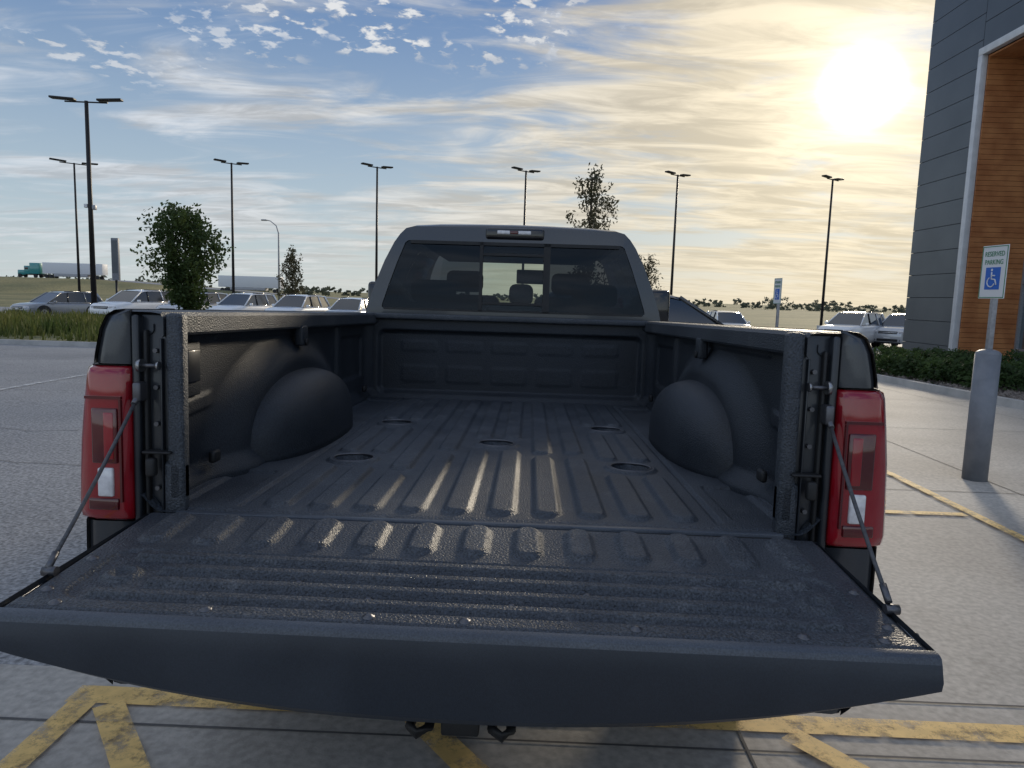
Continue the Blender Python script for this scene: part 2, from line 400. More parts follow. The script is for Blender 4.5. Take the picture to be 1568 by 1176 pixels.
# ------------------------------------------------------------ lamps
def lamp(name,x,y,top,span,ang,pr=.085):
    z=G(x,y); e=empty(name,(x,y,z),(0,0,ang)); H=top-z
    cyl('base',(0,0,0),(0,0,.7),.3,M['curb'],e,20)
    cyl('mast',(0,0,.7),(0,0,H),pr*1.25,M['pole'],e,12,pr*.8)
    cyl('arm',(-span*.3,0,H-.06),(span*.3,0,H-.06),.04,M['pole'],e,8)
    for s in(-1,1):
        o=box('luminaire',min(s*span*.16,s*span*.5),max(s*span*.16,s*span*.5),-.19,.19,-.05,.06,M['pole'],e,.03)
        o.location=(0,0,H+.02); o.rotation_euler=(0,-s*R(3),0)
    return e
l=lamp('street_lamp',-23.8,38.9,11.1,3.7,R(4),.12)
box('camera_box',-.3,-.12,-.1,.1,6.1,6.3,M['signw'],l,.02); box('speaker',.12,.3,-.1,.1,6.0,6.25,M['galv'],l,.02)
lamp('street_lamp',-37.3,59,11.2,3.4,R(40))
for x in (-23.6,-12.2,-.66,11,22.8): lamp('street_lamp',x,57,11.2,2.6,R(38),.09)
e=empty('cobra_street_lamp',(-28.0,80,-.7))
tube('mast',[(0,0,0),(0,0,5),(0,0,8.4),(-.25,0,9.2),(-.9,0,9.7),(-1.4,0,9.8)],[.12,.1,.08,.06,.05,.05],M['galv'],e)
box('head',-1.9,-1.3,-.15,.15,9.7,9.86,M['galv'],e,.04)
e=empty('pylon_sign',(-35.9,62,-.7))
box('slab',-.3,.3,-.15,.15,2.6,6.2,M['bollard'],e,.03); cyl('post',(0,0,0),(0,0,2.6),.1,M['pole'],e); box('slab_face',-.25,.25,-.16,-.152,3.2,6.0,M['panel'],e)

# ------------------------------------------------------------ reserved parking signs
def parksign(x,y):
    z=G(x,y); e=empty('reserved_parking_sign',(x,y,z))
    cyl('bollard',(0,0,0),(0,0,1.13),.1,M['bollard'],e,28)
    v=[];f=[]
    n=6;sg=28
    for j in range(n+1):
        t=j/n*math.pi/2
        for i in range(sg):
            a=2*math.pi*i/sg; v.append((.1*math.cos(t)*math.cos(a),.1*math.cos(t)*math.sin(a),1.13+.045*math.sin(t)))
    for j in range(n):
        for i in range(sg): f.append((j*sg+i,j*sg+(i+1)%sg,(j+1)*sg+(i+1)%sg,(j+1)*sg+i))
    mk('cap',v,f,M['bollard'],e,True)
    box('post',-.022,.022,-.022,.022,1.15,2.0,M['galv'],e,.004)
    s=empty('sign_face',(-.03,0,1.84),(0,0,R(-84))); s.parent=e
    box('plate',-.152,.152,-.004,.003,-.228,.228,M['signw'],s,.003,1)
    for (a,b,c,d) in ((-.145,.145,.215,.221),(-.145,.145,-.221,-.215),(-.145,-.139,-.215,.215),(.139,.145,-.215,.215)):
        box('border',a,b,-.0065,-.0042,c,d,M['green'],s)
    for t,zc in (('RESERVED',.155),('PARKING',.085)):
        c=bpy.data.curves.new('legend','FONT'); c.body=t; c.size=.06; c.align_x='CENTER'; c.extrude=.0006; c.materials.append(M['green'])
        o=bpy.data.objects.new('legend',c); COL.objects.link(o); o.parent=s; o.location=(0,-.006,zc-.02); o.rotation_euler=(R(90),0,0); o.scale=(.85,1,1)
    box('icon_panel',-.085,.085,-.0062,-.0042,-.15,.04,M['blue'],s)
    def seg(p,q,w=.012): 
        tube('icon',[(p[0],-.008,p[1]),(q[0],-.008,q[1])],w/2,M['signw'],s,6)
    seg((-.01,.0),(-.008,-.06)); seg((-.008,-.03),(.03,-.032)); seg((-.008,-.06),(.035,-.065)); seg((.035,-.065),(.052,-.11))
    cyl('icon_head',(-.012,-.0064,.018),(-.012,-.009,.018),.011,M['signw'],s)
    pts=[(-.012+.042*math.cos(a),-.008,-.085+.042*math.sin(a)) for a in [R(120)+R(220)*i/14 for i in range(15)]]
    tube('icon_wheel',pts,.005,M['signw'],s,6)
parksign(4.02,6.38); parksign(4.42,13.0)

# ------------------------------------------------------------ generic SUV
def beam(name,p,q,w,m,e,d=.03): 
    return tube(name,[p,q],w,m,e,6)
def wheel(e,x,y,z,r,w,side,rimm=None):
    cyl('tyre',(x-side*w/2,y,z),(x+side*w/2,y,z),r,M['tyre'],e,28)
    cyl('rim',(x+side*w*.3,y,z),(x+side*(w/2+.006),y,z),r*.66,rimm or M['rim'],e,20,r*.6)
    for k in range(5):
        a=k*2*math.pi/5+.3
        c=Vector((x+side*(w/2+.008),y+math.cos(a)*r*.36,z+math.sin(a)*r*.36))
        cyl('rim_gap',c,c+Vector((side*.003,0,0)),r*.13,M['black'],e,8)
def suv(name,x,y,head,colr,k=1.0,L=4.6,H=1.68):
    e=empty(name,(x,y,G(x,y)),(0,0,head)); c=carcol[colr]
    s=L/4.6; zb=H-.62
    st=[(-2.32,.74,.45,.90),(-2.26,.86,.33,zb-.04),(-1.9,.91,.28,zb),(-1.2,.925,.26,zb),(0,.93,.24,zb),(.9,.925,.26,zb),(1.2,.92,.28,zb-.02),(1.75,.90,.28,zb-.06),(2.1,.86,.28,zb-.12),(2.26,.78,.32,zb-.22),(2.33,.66,.38,zb-.34)]
    V=[];F=[]
    for (yy,w,b,t) in st:
        h=t-b
        prof=[(w-.10,b),(w-.02,b+.05),(w,b+.25*h),(w+.005,b+.6*h),(w-.02,b+.85*h),(w-.07,t-.03),(w-.16,t),(w*.4,t+.02)]
        pr=[(-a,z) for a,z in prof]+[(a,z) for a,z in prof[::-1]]
        V+=[(a,yy*s,z) for a,z in pr]
    n=16
    for i in range(len(st)-1):
        for j in range(n): F.append((i*n+j,i*n+(j+1)%n,(i+1)*n+(j+1)%n,(i+1)*n+j))
    F.append(tuple(range(n))); F.append(tuple(range((len(st)-1)*n,len(st)*n)))
    o=fixn(mk('body',V,F,c,e,True))
    zt=H-.05; lo=[(-.84,-2.18),(.84,-2.18),(.84,1.18),(-.84,1.18)]; hi=[(-.64,-1.85),(.64,-1.85),(.64,.28),(-.64,.28)]
    V=[(a,b*s,zb-.03) for a,b in lo]+[(a,b*s,zt) for a,b in hi]
    mk('window_glass',V,[(0,1,5,4),(1,2,6,5),(2,3,7,6),(3,0,4,7),(4,5,6,7)],M['autoglass'],e)
    ys=[-1.98,-1.9,-1.2,-.4,.15,.3]; zs=[-.05,-.01,.03,.035,.0,-.04]
    xs=[-.68,-.6,-.3,0,.3,.6,.68]; zx=[-.045,0,.018,.022,.018,0,-.045]
    P=np.array([[(a,b*s,H-.02+zc+zd) for a,zd in zip(xs,zx)] for b,zc in zip(ys,zs)])
    grid('roof',P,c,e)
    for sx in(-1,1):
        beam('a_pillar',(sx*.84,1.18*s,zb-.02),(sx*.645,.28*s,zt),.035,c,e)
        beam('b_pillar',(sx*.852,.0,zb),(sx*.655,-.1,zt),.03,M['gloss'],e)
        beam('c_pillar',(sx*.852,-1.1*s,zb),(sx*.655,-1.05*s,zt),.035,c,e)
        beam('d_pillar',(sx*.83,-2.15*s,zb-.02),(sx*.64,-1.85*s,zt),.07,c,e)
        beam('roof_rail',(sx*.6,-1.6*s,H+.03),(sx*.6,.05*s,H+.03),.018,M['gloss'],e)
        beam('window_sill',(sx*.86,1.1*s,zb),(sx*.86,-2.1*s,zb),.015,M['chrome'],e)
        box('mirror',min(sx*.93,sx*1.08),max(sx*.93,sx*1.08),.78*s,.92*s,zb-.02,zb+.12,c,e,.03)
        for yy in (-1.38,1.42):
            cyl('arch',(sx*.80,yy*s,.37),(sx*.934,yy*s,.37),.42,M['black'],e,28)
            wheel(e,sx*.84,yy*s,.34,.34,.22,sx)
        o=box('headlight',-.17,.17,-.05,.05,-.055,.055,M['lamp'],e,.03); o.location=(sx*.66,2.24*s,zb-.28); o.rotation_euler=(0,0,-sx*R(32))
        o=box('fog_light',-.09,.09,-.04,.04,-.05,.05,M['black'],e,.02); o.location=(sx*.64,2.27*s,.45); o.rotation_euler=(0,0,-sx*R(25))
        box('tail_light',min(sx*.62,sx*.9),max(sx*.62,sx*.9),-2.3*s,-2.18*s,zb-.2,zb-.06,M['red'],e,.03)
    box('grille',-.46,.46,2.27*s,2.345*s,zb-.38,zb-.24,M['gloss'],e,.03)
    box('grille_bar',-.44,.44,2.33*s,2.355*s,zb-.32,zb-.30,M['chrome'],e,.005)
    box('lower_grille',-.5,.5,2.24*s,2.345*s,.38,.52,M['black'],e,.03)
    box('skid',-.62,.62,2.1*s,2.33*s,.27,.36,M['black'],e,.03)
    box('plate',-.16,.16,2.345*s,2.36*s,.53,.6,M['signw'],e)
    return e
pi=math.pi
suv('parked_car',-27.8,42,pi+R(-24),'grey',H=1.55,L=4.7)
suv('parked_car',-21.7,39.3,pi+R(-14),'white',H=1.78,L=4.8); suv('parked_car',-18.7,40,pi+R(-12),'silver',H=1.76); suv('parked_car',-15.7,39.3,pi+R(-12),'white',H=1.78)
suv('parked_car',-12.7,39.3,pi+R(-10),'white',H=1.78); suv('parked_car',-9.9,40,pi+R(-8),'white',H=1.7)
suv('parked_car',11.4,42,pi,'white',H=1.6)
suv('parked_car',16.6,37.4,pi+R(-45),'white',H=1.78,L=4.8); suv('parked_car',19.6,38.2,pi+R(-45),'silver',H=1.76)
suv('parked_car',25.5,44,pi,'white',H=1.66)
suv('parked_suv',2.35,13.5,R(-90),'blackc',H=1.74,L=4.7)

# ------------------------------------------------------------ semi trailers
def semi(name,x,y,tr,flip=1,tractor=True):
    e=empty(name,(x,y,G(x,y)+.04),(0,0,0 if flip>0 else pi))
    box('trailer',-8,8,-1.3,1.3,1.2,4.1,M['signw'],e,.05)
    box('trailer_skirt',-5,4,-1.25,1.25,.5,1.18,M['galv'],e,.02)
    for xx in(-7,-5.8,6.5,-8.8-1.2,-14.2):
        if xx<-8 and not tractor: continue
        for s in(-1,1): cyl('tyre',(xx,s*.9,.5),(xx,s*1.25,.5),.5,M['tyre'],e,16)
    if tractor:
        teal=mat('teal_paint',(.02,.25,.24),rough=.3,coat=1)
        box('sleeper',-11.6,-9.0,-1.2,1.2,1.0,3.9,teal,e,.15); box('cab',-13.1,-11.6,-1.15,1.15,.9,3.1,teal,e,.15)
        box('bonnet',-15.0,-13.0,-.95,.95,.7,2.0,teal,e,.2); box('cab_window',-12.9,-11.9,-1.17,1.17,2.1,2.8,M['autoglass'],e,.05)
        box('chassis',-14.5,-8,-.5,.5,.7,1.0,M['black'],e)
    return e
semi('semi_truck',-121,190,1); semi('semi_trailer',-72,185,1,1,False)

# ============================================================ PICKUP
T=empty('pickup_truck',(-.112,1.70,.955),(R(-1.3),0,0))
LI=M['liner']; LW=M['liner_wall']
PI_=.720; LX=.848
xs=np.linspace(-.845,.845,423); ys=np.linspace(-.004,2.44,330)
X,Yg=np.meshgrid(xs,ys)
Z=np.zeros_like(X)
holes=[(-.465,.66),(.465,.66),(-.465,1.45),(.465,1.45),(0,1.02)]
for i in range(10):
    xc=(i-4.5)*.115
    if i in(0,1,8,9): segs=[(.045,.55),(.77,1.34),(1.56,2.36)]
    elif i in (4,5): segs=[(.045,.90),(1.14,2.36)]
    elif i in(3,6): segs=[(.045,.80),(.86,2.36)]
    else: segs=[(.045,.46),(.52,2.36)] if i==2 else [(.045,.80),(.86,2.36)]
    for a,b in segs: Z=np.maximum(Z,.012*cap(X,Yg,xc,a,b,.041,.017))
for sx in(-1,1):
    Z=np.where(np.abs(X-sx*.71)<.075,np.minimum(Z,-.010*rrect(X,Yg,sx*.71-.065,sx*.71+.065,.08,.46,.02,.012)),Z)
    Z=np.where(np.abs(X-sx*.71)<.09,np.minimum(Z,-.010*rrect(X,Yg,sx*.71-.085,sx*.71+.085,1.72,2.3,.02,.012)),Z)
    Z-=.008*cap(X,Yg,sx*.605,.05,2.38,.012,.010)
for hx,hy in holes:
    d=np.sqrt((X-hx)**2+(Yg-hy)**2)
    Z=np.where(d<.11,Z*ss(.085,.11,d),Z); Z+=.009*ss(.092,.078,d)*ss(.058,.066,d)*1.0
    Z-=.040*ss(.066,.057,d)
Z-=.006*ss(.03,.0,Yg)
Z+=.05*ss(.76,.845,np.abs(X))**2
Z+=.0012*np.sin(X*9+1)*np.sin(Yg*5)
grid('bed_floor',np.dstack([X,Yg,Z]),LI,T)
for hx,hy in holes:
    cyl('gooseneck_socket' if hx==0 else 'puck_socket',(hx,hy,-.0395),(hx,hy,-.022),.060,M['black'],T,28)
    tube('socket_ring',[(hx+.067*math.cos(2*pi*i/28),hy+.067*math.sin(2*pi*i/28),.007) for i in range(29)],.004,M['bolt'],T,6)
    cyl('socket_pin',(hx-.035,hy,-.012),(hx+.035,hy,-.012),.006,M['bolt'],T,8)
xs=np.linspace(-.845,.845,340); zs=np.linspace(-.02,.47,110)
X,Zg=np.meshgrid(xs,zs)
D=np.zeros_like(X)
D+=.03*rrect(X,Zg,-.77,.77,.02,.40,.05,.03)
for i in range(5):
    cx=(i-2)*.262
    D-=.0028*rrect(X,Zg,cx-.115,cx+.115,.26,.345,.03,.025)
    D-=.0028*rrect(X,Zg,cx-.115,cx+.115,.08,.20,.03,.025)
D+=.004*rrect(X,Zg,-.66,.66,.375,.395,.01,.008)
D-=.02*ss(.04,-.01,Zg)
grid('bulkhead',np.dstack([X,2.43+D,Zg]),LW,T)
box('bulkhead_cap',-.86,.86,2.395,2.50,.455,.487,LI,T,.008)
box('bulkhead_back',-.93,.93,2.475,2.50,-.3,.45,M['darkpaint'],T)
ys=np.linspace(.015,2.45,330); zs=np.linspace(-.01,.455,110)
Yg,Zg=np.meshgrid(ys,zs)
for sx in(-1,1):
    D=.83+np.zeros_like(Yg)
    r=np.sqrt(((Yg-1.06)/.78)**2+((Zg)/.42)**2)
    D-=.060*ss(1.0,.70,r)
    D-=.04*ss(.06,.0,Zg)
    D-=.03*ss(.41,.44,Zg)
    D+=.016*rrect(Yg,Zg,1.86,2.34,.12,.37,.04,.025)
    D-=.008*ss(.030,.015,np.abs(Zg-.20-.04*np.sin(Yg*2)))*ss(.42,.34,Yg)
    D-=.018*rrect(Yg,Zg,1.745,1.815,-.05,.5,.02,.018)
    D-=.010*rrect(Yg,Zg,.42,1.65,.395,.425,.012,.01)
    D-=.05*ss(2.36,2.45,Yg)
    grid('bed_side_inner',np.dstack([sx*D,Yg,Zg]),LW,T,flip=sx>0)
    U,Vv=np.meshgrid(np.linspace(0,pi,72),np.linspace(-.12,pi/2,36))
    ex=.66
    cs=lambda a,p: np.sign(a)*np.abs(a)**p
    yy=1.06-.53*cs(np.cos(U),.88); rr=cs(np.sin(U),.72)
    zz=.27*rr*cs(np.sin(Vv),ex); xx=.225*rr*cs(np.cos(Vv),ex)
    zz2=np.where(Vv<0,-.01,zz)
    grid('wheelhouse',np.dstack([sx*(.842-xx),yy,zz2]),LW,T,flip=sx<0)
    box('tie_down',min(sx*.765,sx*.80),max(sx*.765,sx*.80),1.06,1.13,.355,.435,LW,T,.008)
    cyl('tie_down_hook',(sx*.765,1.095,.37),(sx*.757,1.095,.37),.014,M['black'],T,12)
    for yy in(.3,2.2): box('floor_tie_down',min(sx*.78,sx*.80),max(sx*.78,sx*.80),yy,yy+.05,.05,.085,M['black'],T,.008)
    pr=[(.775,.425),(.770,.432),(.770,.474),(.778,.484),(.80,.487),(.885,.487)]
    V=[];F=[];yst=[.004,.02,2.5]
    for k,yy in enumerate(yst):
        for a,b in pr: V.append((sx*a,yy,b-(.004 if k==0 else 0)))
    n=len(pr)
    for i in range(len(yst)-1):
        for j in range(n-1): F.append((i*n+j,i*n+j+1,(i+1)*n+j+1,(i+1)*n+j))
    fixn(mk('bed_rail',V,F,LI,T))
    prof=[(.88,.489),(.905,.486),(.925,.474),(.942,.44),(.955,.38),(.968,.28),(.98,.16),(.985,.04),(.987,-.1),(.985,-.22),(.975,-.34),(.955,-.44),(.93,-.46)]
    pz=np.interp(np.linspace(0,1,60),np.linspace(0,1,len(prof)),[p[1] for p in prof]); px=np.interp(np.linspace(0,1,60),np.linspace(0,1,len(prof)),[p[0] for p in prof])
    yv=np.linspace(0,2.5,150); V=[];F=[]
    def inset(y): return .018*(1-min(1,y/.06))**2
    for y in yv:
        for a,b in zip(px,pz): V.append((sx*(a-inset(y)+(.02*math.exp(-((y-1.06)/.55)**2) if b<.3 else 0)*min(1,(.3-b)/.2)),y,b))
    for i in range(149):
        for j in range(59):
            yc=(yv[i]+yv[i+1])/2; zc=(pz[j]+pz[j+1])/2
            if (yc-1.06)**2+(zc+.53)**2<.50**2: continue
            if yc<.17 and -.03<zc<.352: continue
            F.append((i*60+j,i*60+j+1,(i+1)*60+j+1,(i+1)*60+j))
    fixn(mk('bedside_outer',V,F,M['paint'],T,True))
    pts=[(sx*1.0,1.06+.50*math.cos(a),-.53+.50*math.sin(a)) for a in [pi*i/24 for i in range(25)]]
    tube('wheel_arch_lip',pts,.018,M['paint'],T,8)
    def corner(name,z0,z1,mm,x0=LX,yy=0):
        V=[];F=[];n=9;zl=np.linspace(z0,z1,n)
        for z in zl:
            xo=float(np.interp(z,[p[1] for p in prof][::-1],[p[0] for p in prof][::-1]))-.017
            for (a,b) in ((x0,.01),(x0+.002,yy),(xo-.03,yy-.004),(xo-.008,yy+.004),(xo,yy+.02)): V.append((sx*a,b,z))
        for i in range(n-1):
            for j in range(4): F.append((i*5+j,i*5+j+1,i*5+6+j,i*5+5+j))
        return fixn(mk(name,V,F,mm,T,True))
    corner('fender_corner_upper',.356,.488,M['paint']); corner('fender_corner_lower',-.455,-.034,M['paint'])
    box('light_pocket',min(sx*.87,sx*.955),max(sx*.87,sx*.955),.02,.2,-.03,.352,M['black'],T)
    V=[];F=[];zl=[-.028,-.02,0,.08,.17,.26,.33,.345,.35]; off=[.012,.003,0,0,0,0,0,.003,.012]
    for z,of in zip(zl,off):
        xo=float(np.interp(z,[p[1] for p in prof][::-1],[p[0] for p in prof][::-1]))+.008
        for (a,b) in ((LX,.03),(LX+.001,-.012+of),(LX+.02,-.02+of),(.935,-.022+of),(xo-.02-of,-.012+of),(xo-of,.02),(xo-.002-of,.10),(xo-.01-of,.17)): V.append((sx*a,b,z))
    for i in range(len(zl)-1):
        for j in range(7): F.append((i*8+j,i*8+j+1,i*8+9+j,i*8+8+j))
    F.append(tuple(range(8))); F.append(tuple(range(len(V)-8,len(V))))
    fixn(mk('tail_light',V,F,M['red'],T,True))
    def tb(name,a,b,y0,z0,z1,mm,bev=0): box(name,min(sx*a,sx*b),max(sx*a,sx*b),y0,-.014,z0,z1,mm,T,bev)
    tb('tail_light_inner',.872,.935,-.0268,.115,.250,M['red2'],.004)
    tb('tail_light_bar',.880,.905,-.0285,.125,.240,M['red'],.003)
    tb('tail_light_rim',.862,.950,-.0262,.272,.279,M['red2']); tb('tail_light_rim_side',.862,.867,-.0262,.02,.271,M['red2'])
    tb('tail_light_lower',.872,.945,-.0266,.0,.028,M['red2'],.003)
    tb('reverse_lamp',.884,.922,-.028,.033,.104,M['lamp'],.004)
    def jb(name,x0,x1,y0,y1,z0,z1,mm,bev=.003): return box(name,min(sx*x0,sx*x1),max(sx*x0,sx*x1),y0,y1,z0,z1,mm,T,bev)
    jb('jamb_panel',.745,LX,.02,.06,-.2,.478,M['darkpaint'])
    jb('jamb_edge',.828,.846,-.004,.03,-.05,.476,M['darkpaint'],.006)
    jb('jamb_seal',.812,.822,.004,.03,-.03,.44,M['black'],.005)
    jb('pillar_liner',PI_+.004,.765,.0,.04,.02,.482,LI,.010)
    jb('pillar_liner_foot',PI_+.004,.775,-.0,.04,-.03,.12,LI,.012)
    jb('jamb_channel',.776,.781,.004,.03,-.02,.42,M['darkpaint'],.002)
    jb('bump_stop',.750,.820,-.014,.02,.139,.146,M['black'],.003)
    jb('bump_stop_pad',.785,.808,-.024,.0,.085,.13,M['black'],.006)
    jb('hinge_block',.755,.822,-.045,.02,-.09,-.03,M['black'],.008)
    cyl('striker_pin',(sx*.822,-.012,.355),(sx*.778,-.012,.355),.005,M['bolt'],T,12)
    cyl('striker_head',(sx*.778,-.012,.355),(sx*.773,-.012,.355),.011,M['steel'],T,14)
    cyl('striker_base',(sx*.824,-.012,.355),(sx*.815,-.012,.355),.016,M['steel'],T,14)
    for zz in(.39,.30,.21,.05): cyl('jamb_bolt',(sx*.793,.02,zz),(sx*.793,.006,zz),.006,M['bolt'],T,6)
    top=Vector((sx*.824,-.012,.285)); bot=Vector((sx*.812,-.375,-.018))
    jb('cable_anchor',.812,.832,-.03,.01,.268,.315,M['bolt'],.005)
    cyl('cable_crimp',top,top.lerp(bot,.07),.007,M['bolt'],T,10); cyl('cable_crimp',bot,bot.lerp(top,.08),.007,M['bolt'],T,10)
    mid=top.lerp(bot,.5)+Vector((0,.0,-.008))
    tube('tailgate_cable',[top,top.lerp(mid,.5)+Vector((0,0,-.002)),mid,mid.lerp(bot,.5)+Vector((0,0,-.002)),bot],.0044,M['cable'],T,10)
for (a,b,c,d,t,mm) in ((.10,.30,.25,.40,.012,LW),(.12,.19,.28,.37,.022,M['black']),(.21,.285,.29,.38,.02,M['darkpaint']),(.13,.18,.30,.35,.03,M['darkpaint'])):
    box('utility_panel',-.835,-.835+t+.006,a,b,c,d,mm,T,.004)
box('utility_handle',-.815,-.79,.14,.17,.29,.37,M['black'],T,.004)
box('bed_sill',-.742,.742,-.010,.012,-.05,-.003,M['captop'],T,.004)
box('sill_seal',-.76,.76,-.014,-.0,-.03,-.012,M['black'],T,.003)
box('rear_crossmember',-.9,.9,.0,.08,-.28,-.06,M['darkpaint'],T,.01)

# ---- tailgate (lowered)
TG=empty('tailgate',(.006,0,-.004),(R(4.1),R(.35),0)); TG.parent=T
HW=.812
xs=np.linspace(-HW+.002,HW-.002,430); ys=np.linspace(-.018,-.525,200)
X,Yg=np.meshgrid(xs,ys); Z=np.zeros_like(X)
for i in range(13):
    xc=(i-6)*.118
    Z+=.012*cap(X,Yg,xc,-.215,-.030,.038,.018)
Z+= -.004*ss(-.03,-.018,Yg)
Z-=.006*rrect(X,Yg,-.75,.75,-.470,-.235,.05,.012)
for yc,hw in ((-.272,.70),(-.330,.62),(-.388,.62),(-.445,.70)):
    Z+=.013*cap(Yg,X,yc,-hw,hw,.019,.011)
for sx in(-1,1):
    dd=np.sqrt(((X-sx*.68))**2+((Yg+.358))**2); Z+=.010*(1-ss(.026,.042,dd))*ss(.008,.026,dd)
Z+=.006*ss(-.476,-.484,Yg)
Z-=.004*ss(-.512,-.524,Yg)
Z-=.010*ss(HW-.02,HW-.002,np.abs(X))
grid('tailgate_inner_panel',np.dstack([X,Yg,Z]),M['liner_gate'],TG,flip=True)
st=np.linspace(-HW,HW,91); V=[];F=[]
for x in st:
    e_=1-abs(x/HW)**2.3; dep=.054+.106*e_
    pr=[(-.526,.006),(-.540,.006),(-.547,.003),(-.552,-.006),(-.557,-.25*dep-.006),(-.562,-.6*dep),(-.560,-.9*dep),(-.551,-.985*dep),(-.535,-dep),(-.35,-.05-.75*dep*e_*.6-.015),(-.05,-.085),(-.018,-.075),(-.018,-.006)]
    V+=[(x,a,b) for a,b in pr]
n=13
for i in range(90):
    for j in range(n-1): F.append((i*n+j,i*n+j+1,(i+1)*n+j+1,(i+1)*n+j))
F.append(tuple(range(n))); F.append(tuple(range(90*n,91*n)))
mi=[]
for i in range(90):
    for j in range(n-1): mi.append(2 if j<3 else (0 if j<9 else 1))
mi+=[1,1]
o=fixn(mk('tailgate_shell',V,F,[M['capplastic'],M['paint'],M['captop']],TG,True,mi))
m_=o.modifiers.new('e','EDGE_SPLIT'); m_.split_angle=R(30)
def bolt(x,y,z=.004,r=.0075):
    v=[];f=[]
    for j,(rr,h) in enumerate(((r*1.5,0),(r*1.45,.0015),(r,.002),(r*.85,.004),(r*.4,.005))):
        for i in range(14): a=2*pi*i/14; v.append((x+rr*math.cos(a),y+rr*math.sin(a),z+h))
    for j in range(4):
        for i in range(14): f.append((j*14+i,j*14+(i+1)%14,(j+1)*14+(i+1)%14,(j+1)*14+i))
    f.append(tuple(range(56,70))); mk('tailgate_bolt',v,f,M['bolt'],TG,True)
for x in (-.72,-.45,-.16,.01,.31,.60,.74): bolt(x,-.500,.006)
for x in (-.33,.235): bolt(x,-.359,-.0055)
for x in (-.18,.09): bolt(x,-.416,-.0055)
for x in(-.775,.775): bolt(x,-.44,.0); bolt(x,-.30,.0)
for sx in(-1,1):
    cyl('cable_pin',(sx*.80,-.375,.004),(sx*.826,-.375,.004),.010,M['bolt'],TG,12)
    box('latch_plate',min(sx*(HW-.001),sx*(HW+.004)),max(sx*(HW-.001),sx*(HW+.004)),-.52,-.40,-.045,-.008,M['steel'],TG,.002)
    cyl('latch_roller',(sx*HW,-.44,-.02),(sx*(HW+.018),-.44,-.02),.012,M['steel'],TG,14)

box('rear_bumper',-.93,.93,-.05,.12,-.32,-.17,M['darkpaint'],T,.03,3)
box('bumper_step',-.5,.5,-.06,.1,-.175,-.155,M['black'],T,.01)
box('hitch_receiver',-.065,.025,-.12,.25,-.485,-.405,M['black'],T,.006)
for s in(-1,1):
    tube('tow_hook',[(s*.12-.02,.1,-.475),(s*.12-.02,-.10,-.475),(s*.10-.02,-.13,-.475),(s*.075-.02,-.10,-.475),(s*.075-.02,.1,-.475)],.012,M['black'],T)
    box('frame_rail',min(s*.38,s*.46),max(s*.38,s*.46),.1,6.0,-.42,-.25,M['black'],T)
box('bed_underside',-.95,.95,.09,2.45,-.12,-.06,M['black'],T)
cyl('rear_axle',(-.9,1.06,-.545),(.9,1.06,-.545),.06,M['black'],T); cyl('front_axle',(-.9,5.1,-.50),(.9,5.1,-.50),.05,M['black'],T)
for s in(-1,1):
    wheel(T,s*.84,1.06,-.50,.41,.26,s); wheel(T,s*.86,5.15,-.41,.41,.27,s)
# ---- cab
C=empty('cab',(.008,0,0)); C.parent=T
zr=[-.45,-.2,.1,.40,.50,.62,.75,.86,.93,.97,1.0]
wr=[.93,.965,.975,.955,.895,.855,.805,.755,.715,.685,.64]
ycols=[2.60,2.78,2.84,3.55,3.62,4.25,4.42,4.6]
for s in(-1,1):
    V=[];F=[];mi=[]
    for z,w in zip(zr,wr):
        for k,y in enumerate(ycols+[5.05]):
            yy=y
            if k==0: yy=2.60+.03*max(0,(z-.5)/.5)
            if z>.5 and k>=6: yy=min(y, 5.05-(z-.5)*1.25)
            V.append((s*(w-(.02 if k==0 else 0)),yy,z))
    n=len(ycols)+1
    for i in range(len(zr)-1):
        for j in range(n-1):
            F.append((i*n+j,i*n+j+1,(i+1)*n+j+1,(i+1)*n+j)); mi.append(1 if (4<=i<=7 and j in(2,4,5)) else 0)
    fixn(mk('cab_side',V,F,[M['paint'],M['tint']],C,False,mi))
    box('tow_mirror',min(s*1.08,s*1.27),max(s*1.08,s*1.27),4.35,4.45,.43,.74,M['gloss'],C,.03)
    cyl('mirror_arm',(s*.9,4.42,.56),(s*1.12,4.42,.56),.025,M['gloss'],C)
def outl(pts): return [(-a,b) for a,b in pts]+[(a,b) for a,b in pts[::-1]]
outer=outl([(.60,1.008),(.65,.995),(.685,.96),(.72,.91),(.775,.80),(.83,.66),(.87,.54),(.885,.47),(.885,.2)][::-1])
inner=outl([(.60,.925),(.635,.922),(.652,.91),(.662,.885),(.70,.79),(.745,.66),(.782,.545),(.785,.525),(.77,.51)][::-1])
V=[(a,2.60+.03*max(0,(b-.5)/.5),b) for a,b in outer]+[(a,2.595+.03*max(0,(b-.5)/.5),b) for a,b in inner]+[(a,2.625+.03*max(0,(b-.5)/.5),b) for a,b in inner]
n=len(outer);F=[]
for i in range(n):
    j=(i+1)%n; F.append((i,j,n+j,n+i)); F.append((n+i,n+j,2*n+j,2*n+i))
o=fixn(mk('cab_rear_panel',V,F,M['paint'],C,True)); m_=o.modifiers.new('e','EDGE_SPLIT'); m_.split_angle=R(40)
def pane(name,x0,x1,mm):
    def hw(z): return float(np.interp(z,[.51,.525,.545,.66,.79,.885,.91,.925],[.775,.788,.785,.748,.703,.665,.655,.63]))
    zs=[.508,.525,.545,.66,.79,.885,.91,.926]
    Lp=[(max(-hw(z),x0),z) for z in zs]; Rp=[(min(hw(z),x1),z) for z in zs]
    V=[];F=[]
    for (a,z),(b,_) in zip(Lp,Rp):
        y=2.607+.03*max(0,(z-.5)/.5); V+= [(a,y,z),(b,y,z)]
    for i in range(len(zs)-1): F.append((2*i,2*i+1,2*i+3,2*i+2))
    mk(name,V,F,mm,C)
